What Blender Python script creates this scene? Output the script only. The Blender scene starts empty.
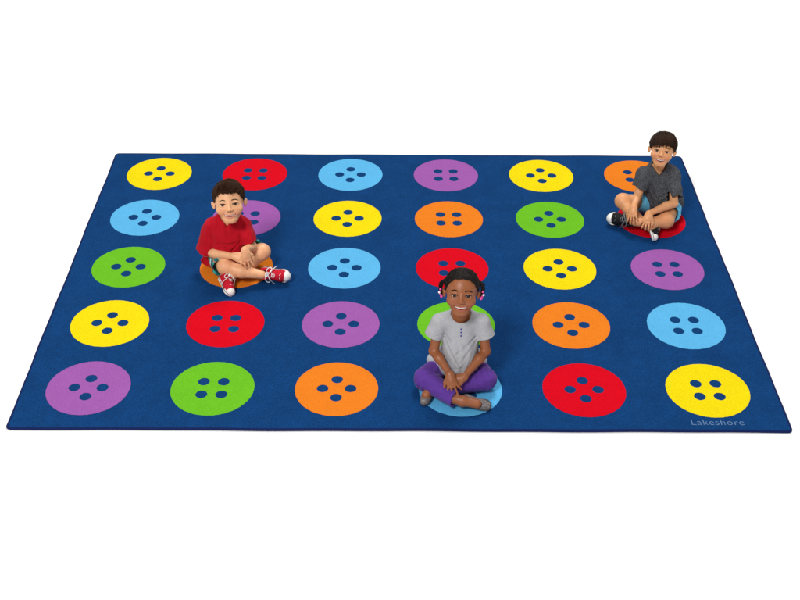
import bpy, math, random
import numpy as np
from mathutils import Matrix, Vector
random.seed(7); rng = np.random.default_rng(7)
SC = bpy.context.scene
COL = SC.collection
A = lambda *v: np.array(v, dtype=float)

# ------------------------------------------------------------------ helpers
def link(o, parent=None):
    COL.objects.link(o)
    if parent is not None: o.parent = parent
    return o
def tag(o, label=None, cat=None, group=None, kind=None):
    if label: o['label'] = label
    if cat: o['category'] = cat
    if group: o['group'] = group
    if kind: o['kind'] = kind
    return o
def empty(name, loc=(0, 0, 0)):
    o = bpy.data.objects.new(name, None); o.location = loc; o.empty_display_size = .1
    return link(o)
def mesh_obj(name, verts, faces, mat, parent=None, smooth=True, col=None):
    me = bpy.data.meshes.new(name)
    verts = np.asarray(verts, dtype=np.float32).reshape(-1, 3)
    if isinstance(faces, np.ndarray):
        n, k = faces.shape
        me.vertices.add(len(verts)); me.vertices.foreach_set('co', verts.ravel())
        me.loops.add(n*k); me.loops.foreach_set('vertex_index', faces.astype(np.int32).ravel())
        me.polygons.add(n); me.polygons.foreach_set('loop_start', np.arange(0, n*k, k, dtype=np.int32))
        me.update(calc_edges=True); me.validate()
    else:
        me.from_pydata(verts.tolist(), [], faces)
    if smooth: me.polygons.foreach_set('use_smooth', np.ones(len(me.polygons), dtype=bool))
    if col is not None:
        a = me.color_attributes.new('Col', 'FLOAT_COLOR', 'POINT')
        c = np.ones((len(verts), 4), dtype=np.float32); c[:, :3] = col
        a.data.foreach_set('color', c.ravel())
    me.materials.append(mat); me.update()
    return link(bpy.data.objects.new(name, me), parent)
def lin(r, g, b):
    f = lambda c: (c/255/12.92) if c/255 <= .04045 else ((c/255+.055)/1.055)**2.4
    return (f(r), f(g), f(b))

def material(name, color=(.5, .5, .5), rough=.8, var=.1, vscale=60, bump=.0, bscale=400, attr=False, spec=.3,
             sss=0, sheen=0, fleck=None, fscale=500, famount=.5, stretch=None):
    m = bpy.data.materials.new(name); m.use_nodes = True
    nt = m.node_tree; N = nt.nodes; L = nt.links; b = N['Principled BSDF']
    tc = N.new('ShaderNodeTexCoord'); mp = N.new('ShaderNodeMapping'); L.new(tc.outputs['Object'], mp.inputs[0])
    if stretch: mp.inputs['Scale'].default_value = stretch
    if attr:
        at = N.new('ShaderNodeAttribute'); at.attribute_name = 'Col'; src = at.outputs['Color']
    else:
        rgb = N.new('ShaderNodeRGB'); rgb.outputs[0].default_value = (*color, 1); src = rgb.outputs[0]
    if fleck is not None:
        n2 = N.new('ShaderNodeTexNoise'); n2.inputs['Scale'].default_value = fscale; n2.inputs['Detail'].default_value = 3
        L.new(mp.outputs[0], n2.inputs['Vector'])
        r2 = N.new('ShaderNodeMapRange'); r2.inputs[1].default_value = .42; r2.inputs[2].default_value = .62; r2.inputs[4].default_value = famount
        L.new(n2.outputs[0], r2.inputs[0])
        mx = N.new('ShaderNodeMix'); mx.data_type = 'RGBA'; L.new(r2.outputs[0], mx.inputs[0]); L.new(src, mx.inputs[6])
        mx.inputs[7].default_value = (*fleck, 1); src = mx.outputs[2]
    n = N.new('ShaderNodeTexNoise'); n.inputs['Scale'].default_value = vscale; n.inputs['Detail'].default_value = 5
    L.new(mp.outputs[0], n.inputs['Vector'])
    r = N.new('ShaderNodeMapRange'); r.inputs[1].default_value = .3; r.inputs[2].default_value = .7
    r.inputs[3].default_value = 1-var; r.inputs[4].default_value = 1+var
    L.new(n.outputs[0], r.inputs[0])
    mul = N.new('ShaderNodeVectorMath'); mul.operation = 'SCALE'; L.new(src, mul.inputs[0]); L.new(r.outputs[0], mul.inputs['Scale'])
    L.new(mul.outputs[0], b.inputs['Base Color'])
    b.inputs['Roughness'].default_value = rough; b.inputs['Specular IOR Level'].default_value = spec
    if sss:
        b.inputs['Subsurface Weight'].default_value = sss; b.inputs['Subsurface Radius'].default_value = (1, .35, .2); b.inputs['Subsurface Scale'].default_value = .008
    if sheen: b.inputs['Sheen Weight'].default_value = sheen
    if bump:
        nb = N.new('ShaderNodeTexNoise'); nb.inputs['Scale'].default_value = bscale; nb.inputs['Detail'].default_value = 3
        L.new(mp.outputs[0], nb.inputs['Vector'])
        bp = N.new('ShaderNodeBump'); bp.inputs['Strength'].default_value = bump; bp.inputs['Distance'].default_value = .002
        L.new(nb.outputs[0], bp.inputs['Height']); L.new(bp.outputs[0], b.inputs['Normal'])
    return m

# ------------------------------------------------------------------ implicit surfaces
def smin(a, b, k):
    if k <= 0: return np.minimum(a, b)
    h = np.maximum(k-np.abs(a-b), 0)/k
    return np.minimum(a, b)-h*h*k*.25
def smax(a, b, k): return -smin(-a, -b, k)
def f_cap(a, b, ra, rb):
    a = A(*a); b = A(*b); ba = b-a; q = float(ba@ba)+1e-12
    def f(x, y, z):
        px, py, pz = x-a[0], y-a[1], z-a[2]
        h = np.clip((px*ba[0]+py*ba[1]+pz*ba[2])/q, 0, 1)
        return np.sqrt((px-h*ba[0])**2+(py-h*ba[1])**2+(pz-h*ba[2])**2)-(ra+(rb-ra)*h)
    m = max(ra, rb)
    return f, np.minimum(a, b)-m, np.maximum(a, b)+m
def f_ell(c, r, R=None):
    c = A(*c); r = A(*r)
    def f(x, y, z):
        p = [x-c[0], y-c[1], z-c[2]]
        if R is not None: p = [R[0][i]*p[0]+R[1][i]*p[1]+R[2][i]*p[2] for i in range(3)]
        k0 = np.sqrt((p[0]/r[0])**2+(p[1]/r[1])**2+(p[2]/r[2])**2)
        k1 = np.sqrt((p[0]/r[0]**2)**2+(p[1]/r[1]**2)**2+(p[2]/r[2]**2)**2)+1e-9
        return k0*(k0-1)/k1
    m = r.max() if R is not None else r
    return f, c-m, c+m
def cut(prim, point, normal):
    f, lo, hi = prim; n = A(*normal); n /= np.linalg.norm(n); p = A(*point)
    return (lambda x, y, z: np.maximum(f(x, y, z), (x-p[0])*n[0]+(y-p[1])*n[1]+(z-p[2])*n[2])), lo, hi
class Field:
    def __init__(s, lo, hi, h):
        s.lo = A(*lo); s.h = h; s.n = np.ceil((A(*hi)-s.lo)/h).astype(int)+1
        s.d = np.full(s.n, 1., dtype=np.float32)
        s.ax = [(s.lo[i]+h*np.arange(s.n[i])).astype(np.float32) for i in range(3)]
    def box(s, lo, hi, m):
        a = np.maximum(np.floor((lo-m-s.lo)/s.h).astype(int), 0); b = np.minimum(np.ceil((hi+m-s.lo)/s.h).astype(int)+1, s.n)
        b = np.maximum(a, b)
        sl = tuple(slice(a[i], b[i]) for i in range(3))
        return sl, (s.ax[0][sl[0]][:, None, None], s.ax[1][sl[1]][None, :, None], s.ax[2][sl[2]][None, None, :])
    def add(s, prim, k=.0, m=.012):
        f, lo, hi = prim; sl, g = s.box(lo, hi, max(m, k))
        s.d[sl] = smin(s.d[sl], f(*g).astype(np.float32), k); return s
    def sub(s, prim, k=.0, m=.012):
        f, lo, hi = prim; sl, g = s.box(lo, hi, max(m, k))
        s.d[sl] = smax(s.d[sl], -f(*g).astype(np.float32), k); return s
    def cap(s, a, b, ra, rb=None, k=.02): return s.add(f_cap(a, b, ra, ra if rb is None else rb), k)
    def ell(s, c, r, k=.02, R=None): return s.add(f_ell(c, r, R), k)
    def above(s, z): s.d = np.maximum(s.d, z-s.ax[2][None, None, :]); return s
    def grid(s): return s.ax[0][:, None, None], s.ax[1][None, :, None], s.ax[2][None, None, :]
    def mesh(s):
        d = s.d; ins = d < 0
        d0 = d.copy(); d0[0] = 1; d0[-1] = 1; d0[:, 0] = 1; d0[:, -1] = 1; d0[:, :, 0] = 1; d0[:, :, -1] = 1
        d = d0; ins = d < 0
        nx, ny, nz = s.n
        cnt = np.zeros((nx-1, ny-1, nz-1), dtype=np.int8)
        for i in (0, 1):
            for j in (0, 1):
                for k in (0, 1): cnt += ins[i:nx-1+i, j:ny-1+j, k:nz-1+k]
        act = (cnt > 0) & (cnt < 8); I = np.argwhere(act)
        idx = np.full(act.shape, -1, dtype=np.int32); idx[act] = np.arange(len(I))
        acc = np.zeros((len(I), 3)); w = np.zeros(len(I))
        cor = [(i, j, k) for i in (0, 1) for j in (0, 1) for k in (0, 1)]
        val = {c: d[I[:, 0]+c[0], I[:, 1]+c[1], I[:, 2]+c[2]] for c in cor}
        for c in cor:
            for ax in range(3):
                if c[ax]: continue
                e = list(c); e[ax] = 1; e = tuple(e)
                va, vb = val[c], val[e]; x = (va < 0) != (vb < 0)
                t = np.where(x, va/np.where(x, va-vb, 1), 0)
                p = np.tile(np.array(c, float), (len(I), 1)); p[:, ax] += t
                acc[x] += p[x]; w[x] += 1
        V = s.lo+(I+acc/w[:, None])*s.h
        F = []
        for ax in range(3):
            u, v = [(1, 2), (2, 0), (0, 1)][ax]
            sa = [slice(None)]*3; sb = [slice(None)]*3; sa[ax] = slice(0, -1); sb[ax] = slice(1, None)
            x = ins[tuple(sa)] != ins[tuple(sb)]; E = np.argwhere(x)
            ok = (E[:, u] > 0) & (E[:, v] > 0) & (E[:, u] < s.n[u]-1) & (E[:, v] < s.n[v]-1); E = E[ok]
            def g(du, dv):
                q = E.copy(); q[:, u] -= du; q[:, v] -= dv; return idx[q[:, 0], q[:, 1], q[:, 2]]
            q = np.stack([g(1, 1), g(0, 1), g(0, 0), g(1, 0)], 1)
            fl = ~ins[E[:, 0], E[:, 1], E[:, 2]]; q[fl] = q[fl][:, ::-1]
            F.append(q)
        return V, np.concatenate(F)
def xform(prim, M, s=1.):
    """primitive given in a local frame (R rotation columns, T origin, s scale) evaluated in the parent frame"""
    f, lo, hi = prim; R, T = M
    c = [R@(A(a, b, d)*s)+T for a in (lo[0], hi[0]) for b in (lo[1], hi[1]) for d in (lo[2], hi[2])]
    def g(x, y, z):
        px, py, pz = (x-T[0])/s, (y-T[1])/s, (z-T[2])/s
        return f(R[0, 0]*px+R[1, 0]*py+R[2, 0]*pz, R[0, 1]*px+R[1, 1]*py+R[2, 1]*pz, R[0, 2]*px+R[1, 2]*py+R[2, 2]*pz)*s
    return g, np.min(c, 0), np.max(c, 0)
def frame(zdir, ydir):
    z = A(*zdir); z /= np.linalg.norm(z); y = A(*ydir); y -= z*(y@z); y /= np.linalg.norm(y); x = np.cross(y, z)
    return np.stack([x, y, z], 1)

# tubes / strands collected into one mesh
class Tubes:
    def __init__(s): s.v = []; s.f = []; s.c = []
    def add(s, pts, rad, n=6, col=None, caps=True):
        pts = np.asarray(pts, float); m = len(pts); rad = np.broadcast_to(rad, (m,)); base = sum(len(q) for q in s.v)
        T = np.gradient(pts, axis=0); T /= np.linalg.norm(T, axis=1)[:, None]+1e-12
        up = A(0, 0, 1) if abs(T[0, 2]) < .9 else A(1, 0, 0)
        ring = []
        for i in range(m):
            a = np.cross(T[i], up); a /= np.linalg.norm(a)+1e-12; b = np.cross(T[i], a); up = -b if False else up
            th = np.arange(n)/n*2*math.pi
            ring.append(pts[i]+rad[i]*(np.cos(th)[:, None]*a+np.sin(th)[:, None]*b))
        s.v.append(np.concatenate(ring))
        for i in range(m-1):
            for j in range(n):
                s.f.append((base+i*n+j, base+i*n+(j+1) % n, base+(i+1)*n+(j+1) % n, base+(i+1)*n+j))
        if caps: s.f.append(tuple(base+j for j in range(n))[::-1]); s.f.append(tuple(base+(m-1)*n+j for j in range(n)))
        if col is not None: s.c.append(np.tile(col, (m*n, 1)))
        return s
    def build(s, name, mat, parent): return mesh_obj(name, np.concatenate(s.v), s.f, mat, parent, col=np.concatenate(s.c) if s.c else None)
def spline(P, n=12):
    P = np.asarray(P, float); Q = np.vstack([2*P[0]-P[1], P, 2*P[-1]-P[-2]]); out = []
    for i in range(1, len(Q)-2):
        for t in np.linspace(0, 1, n, endpoint=False):
            a, b, c, d = Q[i-1], Q[i], Q[i+1], Q[i+2]
            out.append(.5*((2*b)+(-a+c)*t+(2*a-5*b+4*c-d)*t*t+(-a+3*b-3*c+d)*t**3))
    out.append(P[-1]); return np.array(out)
def ball(name, c, r, mat, parent, n=14, R=None, sc=(1, 1, 1)):
    v = []; f = []
    for i in range(n+1):
        th = math.pi*i/n
        for j in range(2*n):
            ph = math.pi*j/n
            p = A(math.sin(th)*math.cos(ph), math.sin(th)*math.sin(ph), math.cos(th))*r*A(*sc)
            v.append((R@p if R is not None else p)+A(*c))
    for i in range(n):
        for j in range(2*n):
            k = (j+1) % (2*n); f.append((i*2*n+j, (i+1)*2*n+j, (i+1)*2*n+k, i*2*n+k))
    return mesh_obj(name, v, f, mat, parent)

# ------------------------------------------------------------------ camera, light, floor
cd = bpy.data.cameras.new('camera'); cam = link(bpy.data.objects.new('camera', cd))
cd.sensor_width = 36; cd.lens = 1177.77/800*36; cd.clip_end = 200; cd.clip_start = .05
CAM = A(-.03357, -4.03483, 3.61516)
cam.matrix_world = Matrix.Translation(CAM) @ Matrix.Rotation(-.00722, 4, 'Z') @ Matrix.Rotation(math.pi/2-.62104, 4, 'X') @ Matrix.Rotation(.00874, 4, 'Z')
SC.camera = cam
SC.view_settings.view_transform = 'Standard'; SC.view_settings.look = 'None'; SC.view_settings.exposure = 0; SC.view_settings.gamma = 1
w = bpy.data.worlds.new('World'); SC.world = w; w.use_nodes = True
w.node_tree.nodes['Background'].inputs[0].default_value = (1, 1, 1, 1); w.node_tree.nodes['Background'].inputs[1].default_value = .35
def area(name, loc, target, size, power):
    l = bpy.data.lights.new(name, 'AREA'); l.shape = 'SQUARE'; l.size = size; l.energy = power; l.color = (1, .985, .96)
    o = link(bpy.data.objects.new(name, l)); o.location = loc
    o.rotation_euler = (Vector(target)-Vector(loc)).to_track_quat('-Z', 'Y').to_euler()
area('key_softbox', (-4.6, -7.6, 10.6), (0, 1.0, 0), 2.8, 1320)
area('top_softbox', (1.6, 6.8, 13.0), (.1, 1.6, 0), 4.0, 1180)

floor_m = material('white_floor', (.97, .97, .97), .7, var=.004, vscale=2, spec=.1)
FZ = -.012
fl = mesh_obj('floor', [(-60, -60, FZ), (60, -60, FZ), (60, 60, FZ), (-60, 60, FZ)], [(0, 1, 2, 3)], floor_m, smooth=False)
tag(fl, kind='structure', label='seamless white studio floor under and all round the rug')

# ------------------------------------------------------------------ rug
BLUE = lin(12, 58, 109)
def rugmat(name, c, **k): return material(name, c, .95, var=k.pop('var', .13), vscale=k.pop('vscale', 190), bump=.8, bscale=330, spec=.08, sheen=0.0, **k)
def mottled(m, s, amt):
    """slow shade changes of the pile lying in different directions"""
    nt = m.node_tree; N = nt.nodes; L = nt.links; b = N['Principled BSDF']; old = b.inputs['Base Color'].links[0].from_socket
    n = N.new('ShaderNodeTexNoise'); n.inputs['Scale'].default_value = s; n.inputs['Detail'].default_value = 8; n.inputs['Roughness'].default_value = .75
    tc = N.new('ShaderNodeTexCoord'); L.new(tc.outputs['Object'], n.inputs['Vector'])
    r = N.new('ShaderNodeMapRange'); r.inputs[1].default_value = .3; r.inputs[2].default_value = .7; r.inputs[3].default_value = 1-amt; r.inputs[4].default_value = 1+amt
    L.new(n.outputs[0], r.inputs[0]); v = N.new('ShaderNodeVectorMath'); v.operation = 'SCALE'
    L.new(old, v.inputs[0]); L.new(r.outputs[0], v.inputs['Scale']); L.new(v.outputs[0], b.inputs['Base Color']); return m
m_blue = mottled(rugmat('blue_pile', BLUE, var=.32), 5, .16)
m_bind = material('navy_binding', lin(8, 28, 80), .8, var=.25, vscale=250, bump=.8, bscale=300, spec=.15)
W2, LY = 1.8, 2.61
def outline(inset=0., n=10, r=.022):
    x0, x1, y0, y1 = -W2+inset, W2-inset, inset, LY-inset; r = max(r-inset, .004); P = []
    cs = [((x1-r, y0+r), -90), ((x1-r, y1-r), 0), ((x0+r, y1-r), 90), ((x0+r, y0+r), 180)]
    ends = []
    for (c, a0) in cs: ends.append([(c[0]+r*math.cos(math.radians(a0+90*i/n)), c[1]+r*math.sin(math.radians(a0+90*i/n))) for i in range(n+1)])
    for q in range(4):
        P += ends[q]; a = A(*ends[q][-1]); b = A(*ends[(q+1) % 4][0]); m = int(np.linalg.norm(b-a)/.03)
        P += [tuple(a+(b-a)*i/m) for i in range(1, m)]
    P = np.array(P)
    wob = .0016*np.sin(P[:, 0]*5.1+1.3)+.0011*np.sin(P[:, 0]*13+P[:, 1]*9)
    P[:, 1] += wob; P[:, 0] += .0014*np.sin(P[:, 1]*6.3)+.0008*np.sin(P[:, 1]*17)
    return P
rug = empty('rug', (0, 0, FZ))
tag(rug, 'large rectangular navy rug printed with rows of bright buttons, flat on the white floor', 'rug')
O = outline(.006); n = len(O)
RZ = -FZ                                            # heights below are above the floor
V = [(*p, RZ) for p in O]+[(*p, .001) for p in O]
F = [tuple(range(n))]+[(i, n+i, n+(i+1) % n, (i+1) % n) for i in range(n)]
F = [F[0]]+[q[::-1] for q in F[1:]]
mesh_obj('pile', V, F, m_blue, rug, smooth=False)
# serged edge: a rope of thread round the whole rug
O = outline(.004); n = len(O); V = []; F = []; K = 12
t = np.roll(O, -1, 0)-np.roll(O, 1, 0); t /= np.linalg.norm(t, axis=1)[:, None]; nr = np.stack([t[:, 1], -t[:, 0]], 1)
for i in range(n):
    for j in range(K):
        a = 2*math.pi*j/K; rr = .0068
        V.append((O[i, 0]+nr[i, 0]*math.cos(a)*.0072, O[i, 1]+nr[i, 1]*math.cos(a)*.0072, RZ-.0052+math.sin(a)*rr))
for i in range(n):
    for j in range(K): F.append((i*K+j, ((i+1) % n)*K+j, ((i+1) % n)*K+(j+1) % K, i*K+(j+1) % K))
mesh_obj('edge_binding', V, F, m_bind, rug)

PAL = {'yellow': (252, 228, 14), 'red': (226, 4, 30), 'sky blue': (98, 190, 242), 'purple': (166, 96, 178), 'orange': (246, 134, 34), 'green': (112, 198, 38)}
BM = {}
for k, c in PAL.items(): BM[k] = mottled(rugmat(k.replace(' ', '_')+'_pile', tuple(q*.80 for q in lin(*c)), var=.15), 9, .06)
ROWS = [['yellow', 'red', 'sky blue', 'purple', 'yellow', 'orange'],
        ['sky blue', 'purple', 'yellow', 'orange', 'green', 'red'],
        ['green', 'orange', 'sky blue', 'red', 'yellow', 'purple'],
        ['yellow', 'red', 'purple', 'green', 'orange', 'sky blue'],
        ['purple', 'green', 'orange', 'sky blue', 'red', 'yellow']]
def curve_mesh(cu):
    o = bpy.data.objects.new('tmp', cu); COL.objects.link(o)
    bpy.context.view_layer.update()
    me = bpy.data.meshes.new_from_object(o.evaluated_get(bpy.context.evaluated_depsgraph_get()))
    bpy.data.objects.remove(o); bpy.data.curves.remove(cu); return me
def circle_pts(cx, cy, r, n):
    q = [r+random.uniform(-.0009, .0009) for i in range(n)]
    return [(cx+q[i]*math.cos(2*math.pi*i/n), cy+q[i]*math.sin(2*math.pi*i/n), 0, 1) for i in range(n)]
def button_mesh(square):
    cu = bpy.data.curves.new('c', 'CURVE'); cu.dimensions = '2D'; cu.fill_mode = 'BOTH'; cu.extrude = .0007
    rings = [circle_pts(0, 0, .1985, 260)]
    for q in range(4):
        a = math.pi/2*q+(math.pi/4 if square else 0); rings.append(circle_pts(.067*math.cos(a), .067*math.sin(a), .028, 44))
    for P in rings:
        s = cu.splines.new('POLY'); s.points.add(len(P)-1); s.use_cyclic_u = True
        for i, p in enumerate(P): s.points[i].co = p
    return curve_mesh(cu)
bmesh_ = [button_mesh(False), button_mesh(True)]
for j, row in enumerate(ROWS):
    for i, c in enumerate(row):
        me = bmesh_[i % 2].copy(); me.name = 'printed_button'; me.materials.clear(); me.materials.append(BM[c])
        o = link(bpy.data.objects.new('printed_button', me), rug)
        o.location = (-.0057+(i-2.5)*.59086, .28905+(4-j)*.51491, RZ+.0004)
        o['label'] = c+' button with four holes woven into the rug'
tx = bpy.data.curves.new('t', 'FONT'); tx.body = 'Lakeshore'; tx.size = 1; tx.space_character = 1.08; tx.fill_mode = 'BOTH'
tx.offset = -.006
me = curve_mesh(tx); co = np.empty(len(me.vertices)*3); me.vertices.foreach_get('co', co); co = co.reshape(-1, 3)
co[:, 0] = (co[:, 0]-co[:, 0].min())/np.ptp(co[:, 0])*.243; co[:, 1] = co[:, 1]/co[:, 1].max()*.038; co[:, 2] = 0
me.vertices.foreach_set('co', co.ravel()); me.update(); me.materials.append(material('lettering_thread', lin(92, 122, 160), .9, var=.1))
o = link(bpy.data.objects.new('lettering', me), rug); o.location = (1.346, .0385, RZ+.0012)
o['label'] = 'pale blue word Lakeshore in the front right corner'

# ------------------------------------------------------------------ head
def head_prims():
    P = []
    P.append((f_ell((0, .012, .026), (.0730, .086, .0735)), 0, '+'))
    P.append((f_ell((0, -.026, -.023), (.0545, .054, .061)), .028, '+'))
    P.append((f_cap((-.007, -.057, -.078), (.007, -.057, -.078), .0148, .0145), .026, '+'))
    for s in (-1, 1):
        P.append((f_ell((s*.0380, -.052, -.025), (.0250, .0235, .0235)), .018, '+'))
        P.append((f_cap((s*.039, -.004, -.036), (s*.018, -.048, -.073), .014, .012), .022, '+'))
        P.append((f_ell((s*.029, -.092, .006), (.018, .013, .011)), .016, '-'))
        P.append((f_ell((s*.030, -.0625, .0035), (.0175, .0160, .0145)), .006, '+'))
    P.append((f_cap((0, -.075, .006), (0, -.086, -.016), .0048, .0064), .010, '+'))
    P.append((f_ell((0, -.0895, -.0205), (.0092, .0080, .0078)), .007, '+'))
    for s in (-1, 1): P.append((f_ell((s*.0100, -.084, -.0230), (.0062, .0075, .0055)), .005, '+'))
    for s in (-1, 1): P.append((f_ell((s*.0052, -.0905, -.0295), (.0026, .003, .0022)), .002, '-'))
    for s in (-1, 1):                                   # ears
        R = frame((s*.24, .16, 1), (s*.62, 1, 0))
        P.append((f_ell((s*.0775, .006, -.010), (.0060, .0135, .0200), R), .006, '+'))
        P.append((f_ell((s*.0840, -.001, -.007), (.0045, .0080, .0120), R), .003, '-'))
    return P
def head_eval(P, x, y, z):
    d = np.full(np.broadcast(x, y, z).shape, 1.)
    for (f, lo, hi), k, op in P:
        d = smin(d, f(x, y, z), k) if op == '+' else smax(d, -f(x, y, z), k)
    return d
HP = head_prims()
def face_y(x, z):
    x = np.atleast_1d(np.asarray(x, float)); z = np.atleast_1d(np.asarray(z, float)); lo = np.full(len(x), -.14); hi = np.full(len(x), -.0)
    ys = np.linspace(-.14, 0, 141); D = head_eval(HP, x[:, None], ys[None, :], z[:, None]); i = np.argmax(D < 0, axis=1)
    lo = ys[i-1]; hi = ys[i]
    for _ in range(12):
        m = (lo+hi)/2; s = head_eval(HP, x, m, z) < 0; hi = np.where(s, m, hi); lo = np.where(s, lo, m)
    return (lo+hi)/2

def mouth_curves(mw, up, zc):
    u = np.linspace(-1, 1, 25); x = mw*u; z = zc+up*u*u
    y = face_y(x, z); return u, x, y, z

def add_head(F, M, sp):
    """sculpt head into the body field. M = (R,T), s scale"""
    s = sp['hs']; mw, up, zc, op = sp['mouth']
    G = Field((-.10, -.115, -.115), (.10, .115, .115), .0021/s)
    for pr, k, o in HP: (G.add if o == '+' else G.sub)(pr, k, m=.3)
    u, x, y, z = mouth_curves(mw, up, zc)
    for i in range(len(u)-1):
        e = max(0, 1-u[i]**2)**.5
        G.add(f_cap((x[i], y[i]+.0005, z[i]+op*e+.0018), (x[i+1], y[i+1]+.0005, z[i+1]+op*e+.0018), .0030, .0030), .003)
        G.add(f_cap((x[i], y[i]+.0008, z[i]-op*e-.0024), (x[i+1], y[i+1]+.0008, z[i+1]-op*e-.0024), .0020+.0020*e, .0020+.0020*e), .003)
    for i in range(len(u)-1):
        e = max(0.05, 1-u[i]**2)**.5
        for dy in (-.006, -.001, .003): G.sub(f_ell(((x[i]+x[i+1])/2, y[i]+dy, z[i]), (.003, .004, op*e+.0004)), .0008)
    for q in (-1, 1):
        P = spline([(q*.0165, 0, -.026), (q*.0265, 0, -.038), (q*(mw+.0065), 0, zc+up*.6)], 5); Y = face_y(P[:, 0], P[:, 2])
        for i in range(len(P)-1): G.sub(f_cap((P[i, 0], Y[i]-.0012, P[i, 2]), (P[i+1, 0], Y[i+1]-.0012, P[i+1, 2]), .0015, .0015), .004)
    ew, eh = sp['eye']
    for q in (-1, 1):
        R = frame((q*.08, 0, 1), (0, 1, 0))
        G.sub(f_ell((q*.0300, -.0785, .0030), (ew, .0085, eh), R), .001)
    # resample into the body field
    R, T = M
    lo, hi = A(-.098, -.113, -.113), A(.098, .113, .113)
    def f(x, y, z):
        i = [(v-G.lo[a])/G.h for a, v in enumerate((x, y, z))]; sh = np.broadcast(*i).shape
        ii = [np.clip(np.broadcast_to(v, sh), 0, G.n[a]-1.001) for a, v in enumerate(i)]
        outside = sum((np.broadcast_to(v, sh)-ii[a])**2 for a, v in enumerate(i))**.5*G.h
        b = [v.astype(np.int32) for v in ii]; t = [ii[a]-b[a] for a in range(3)]; r = 0
        for p in (0, 1):
            for q in (0, 1):
                for w_ in (0, 1):
                    r = r+G.d[b[0]+p, b[1]+q, b[2]+w_]*(t[0] if p else 1-t[0])*(t[1] if q else 1-t[1])*(t[2] if w_ else 1-t[2])
        return r+outside
    F.add(xform((f, lo, hi), M, s), sp.get('neck_k', .012), m=.004)

def skin_colors(V, M, s, sp):
    R, T = M; base = A(*sp['skin']); C = np.tile(base, (len(V), 1)); L = (V-T)@R/s
    def blend(mask, c): C[:] = C*(1-mask[:, None])+A(*c)*mask[:, None]
    front = L[:, 1] < -.02
    for q in (-1, 1):
        d = np.sqrt(((L[:, 0]-q*.038)/.020)**2+((L[:, 2]+.026)/.018)**2); blend(np.clip(1-d, 0, 1)*.45*front, sp['blush'])
        d = np.sqrt(((L[:, 0]-q*.030)/.020)**2+((L[:, 2]-.003)/.012)**2); blend(np.clip(1.2-d, 0, 1)*.30*front, sp['lid'])
    d = np.sqrt((L[:, 0]/.014)**2+((L[:, 2]+.024)/.010)**2); blend(np.clip(1-d, 0, 1)*.25*front, sp['blush'])
    mw, up, zc, op = sp['mouth']; u = L[:, 0]/mw; zz = L[:, 2]-(zc+up*u*u); e = np.sqrt(np.clip(1-u*u, 0, 1))
    depth = L[:, 1]
    m = np.clip((op*e+.0060-np.abs(zz+.0008))/.0018, 0, 1)*(np.abs(u) < 1.05)*(L[:, 1] < -.045)
    blend(m*.85, sp['lip'])
    yy = np.interp(L[:, 0], np.linspace(-.03, .03, 31), face_y(np.linspace(-.03, .03, 31), zc+up*(np.linspace(-.03, .03, 31)/mw)**2))
    blend(((depth > yy+.0022) & (np.abs(zz) < op*e+.002) & (np.abs(u) < 1.02) & (depth < -.03))*1., (.09, .012, .012))
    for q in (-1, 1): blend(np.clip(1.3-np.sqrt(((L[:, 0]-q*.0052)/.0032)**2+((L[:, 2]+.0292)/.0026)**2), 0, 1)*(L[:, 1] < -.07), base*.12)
    k = sp.get('knees')
    if k is not None:
        for p in k: d = np.linalg.norm(V-A(*p), axis=1)/.05; blend(np.clip(1-d, 0, 1)*.25, sp['blush'])
    return C

m_eye = material('eye_white', (.78, .76, .74), .15, var=.02, spec=.5)
m_teeth = material('teeth', (.70, .67, .61), .25, var=.03, vscale=300, spec=.5)
def face_parts(root, M, sp, hairm):
    R, T = M; s = sp['hs']; W = lambda p: R@(A(*p)*s)+T
    _ = 0; iris_m = material('iris', tuple(v*.5 for v in sp['iris']), .25, var=.1, spec=.35); ew, eh = sp['eye']
    for q in (-1, 1):
        c = A(q*.0298, -.0640, .0030); e = ball('eye', W(c), .0122*s, m_eye, root)
        d = A(-q*.02, -1, .03); d /= np.linalg.norm(d)
        Ri = R@frame(d, (0, 0, 1)); ball('iris', W(c+d*.0082), .0080*s, iris_m, e, n=8, R=Ri, sc=(1, 1, .58))
        tb = Tubes(); a = np.linspace(math.pi*.03, math.pi*.97, 12)
        P = [W((q*.0300+ew*1.02*math.cos(t)*1, face_y(q*.0300+ew*math.cos(t), .0030+eh*1.1*math.sin(t))[0]-.0004, .0030+eh*1.1*math.sin(t)+q*.06*ew*math.cos(t))) for t in a]
        tb.add(P, np.array([.0006]+[.0014]*10+[.0006])*s, 5); tb.build('eyelashes', hairm, root)
        tb = Tubes(); b0, b1, bz, ba = sp['brow']
        for _ in range(90):
            t = random.random(); x = b0+(b1-b0)*t; z = bz+ba*math.sin(math.pi*min(1, t*1.1+.05))-.003*t*t+random.uniform(-.0022, .0022)*(1-.5*t)
            x2 = x+.006; z2 = z+.0015-.003*t
            y1_, y2_ = face_y(x, z)[0], face_y(x2, z2)[0]
            tb.add([W((q*x, y1_+.0003, z)), W((q*(x+x2)/2, (y1_+y2_)/2-.0010, (z+z2)/2+.0006)), W((q*x2, y2_+.0002, z2))], np.array([.0006, .00065, .0003])*s*sp.get('brow_w', .8), 3, caps=False)
        tb.build('eyebrow', hairm, root)
    mw, up, zc, op = sp['mouth']; u = np.linspace(-.80, .80, 15); x = mw*u; z = zc+up*u*u+op*.42; y = face_y(x, z)+.0052
    G = Field((-.035, -.115, zc-.02), (.035, -.03, zc+.03), .0009)
    for i in range(len(u)-1): G.add(f_cap((x[i], y[i], z[i]), (x[i+1], y[i+1], z[i+1]), sp.get('tr', .0042), sp.get('tr', .0042)), 0)
    V, Fc = G.mesh(); V = (V*s)@R.T+T; mesh_obj('teeth', V, Fc, m_teeth, root)

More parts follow.
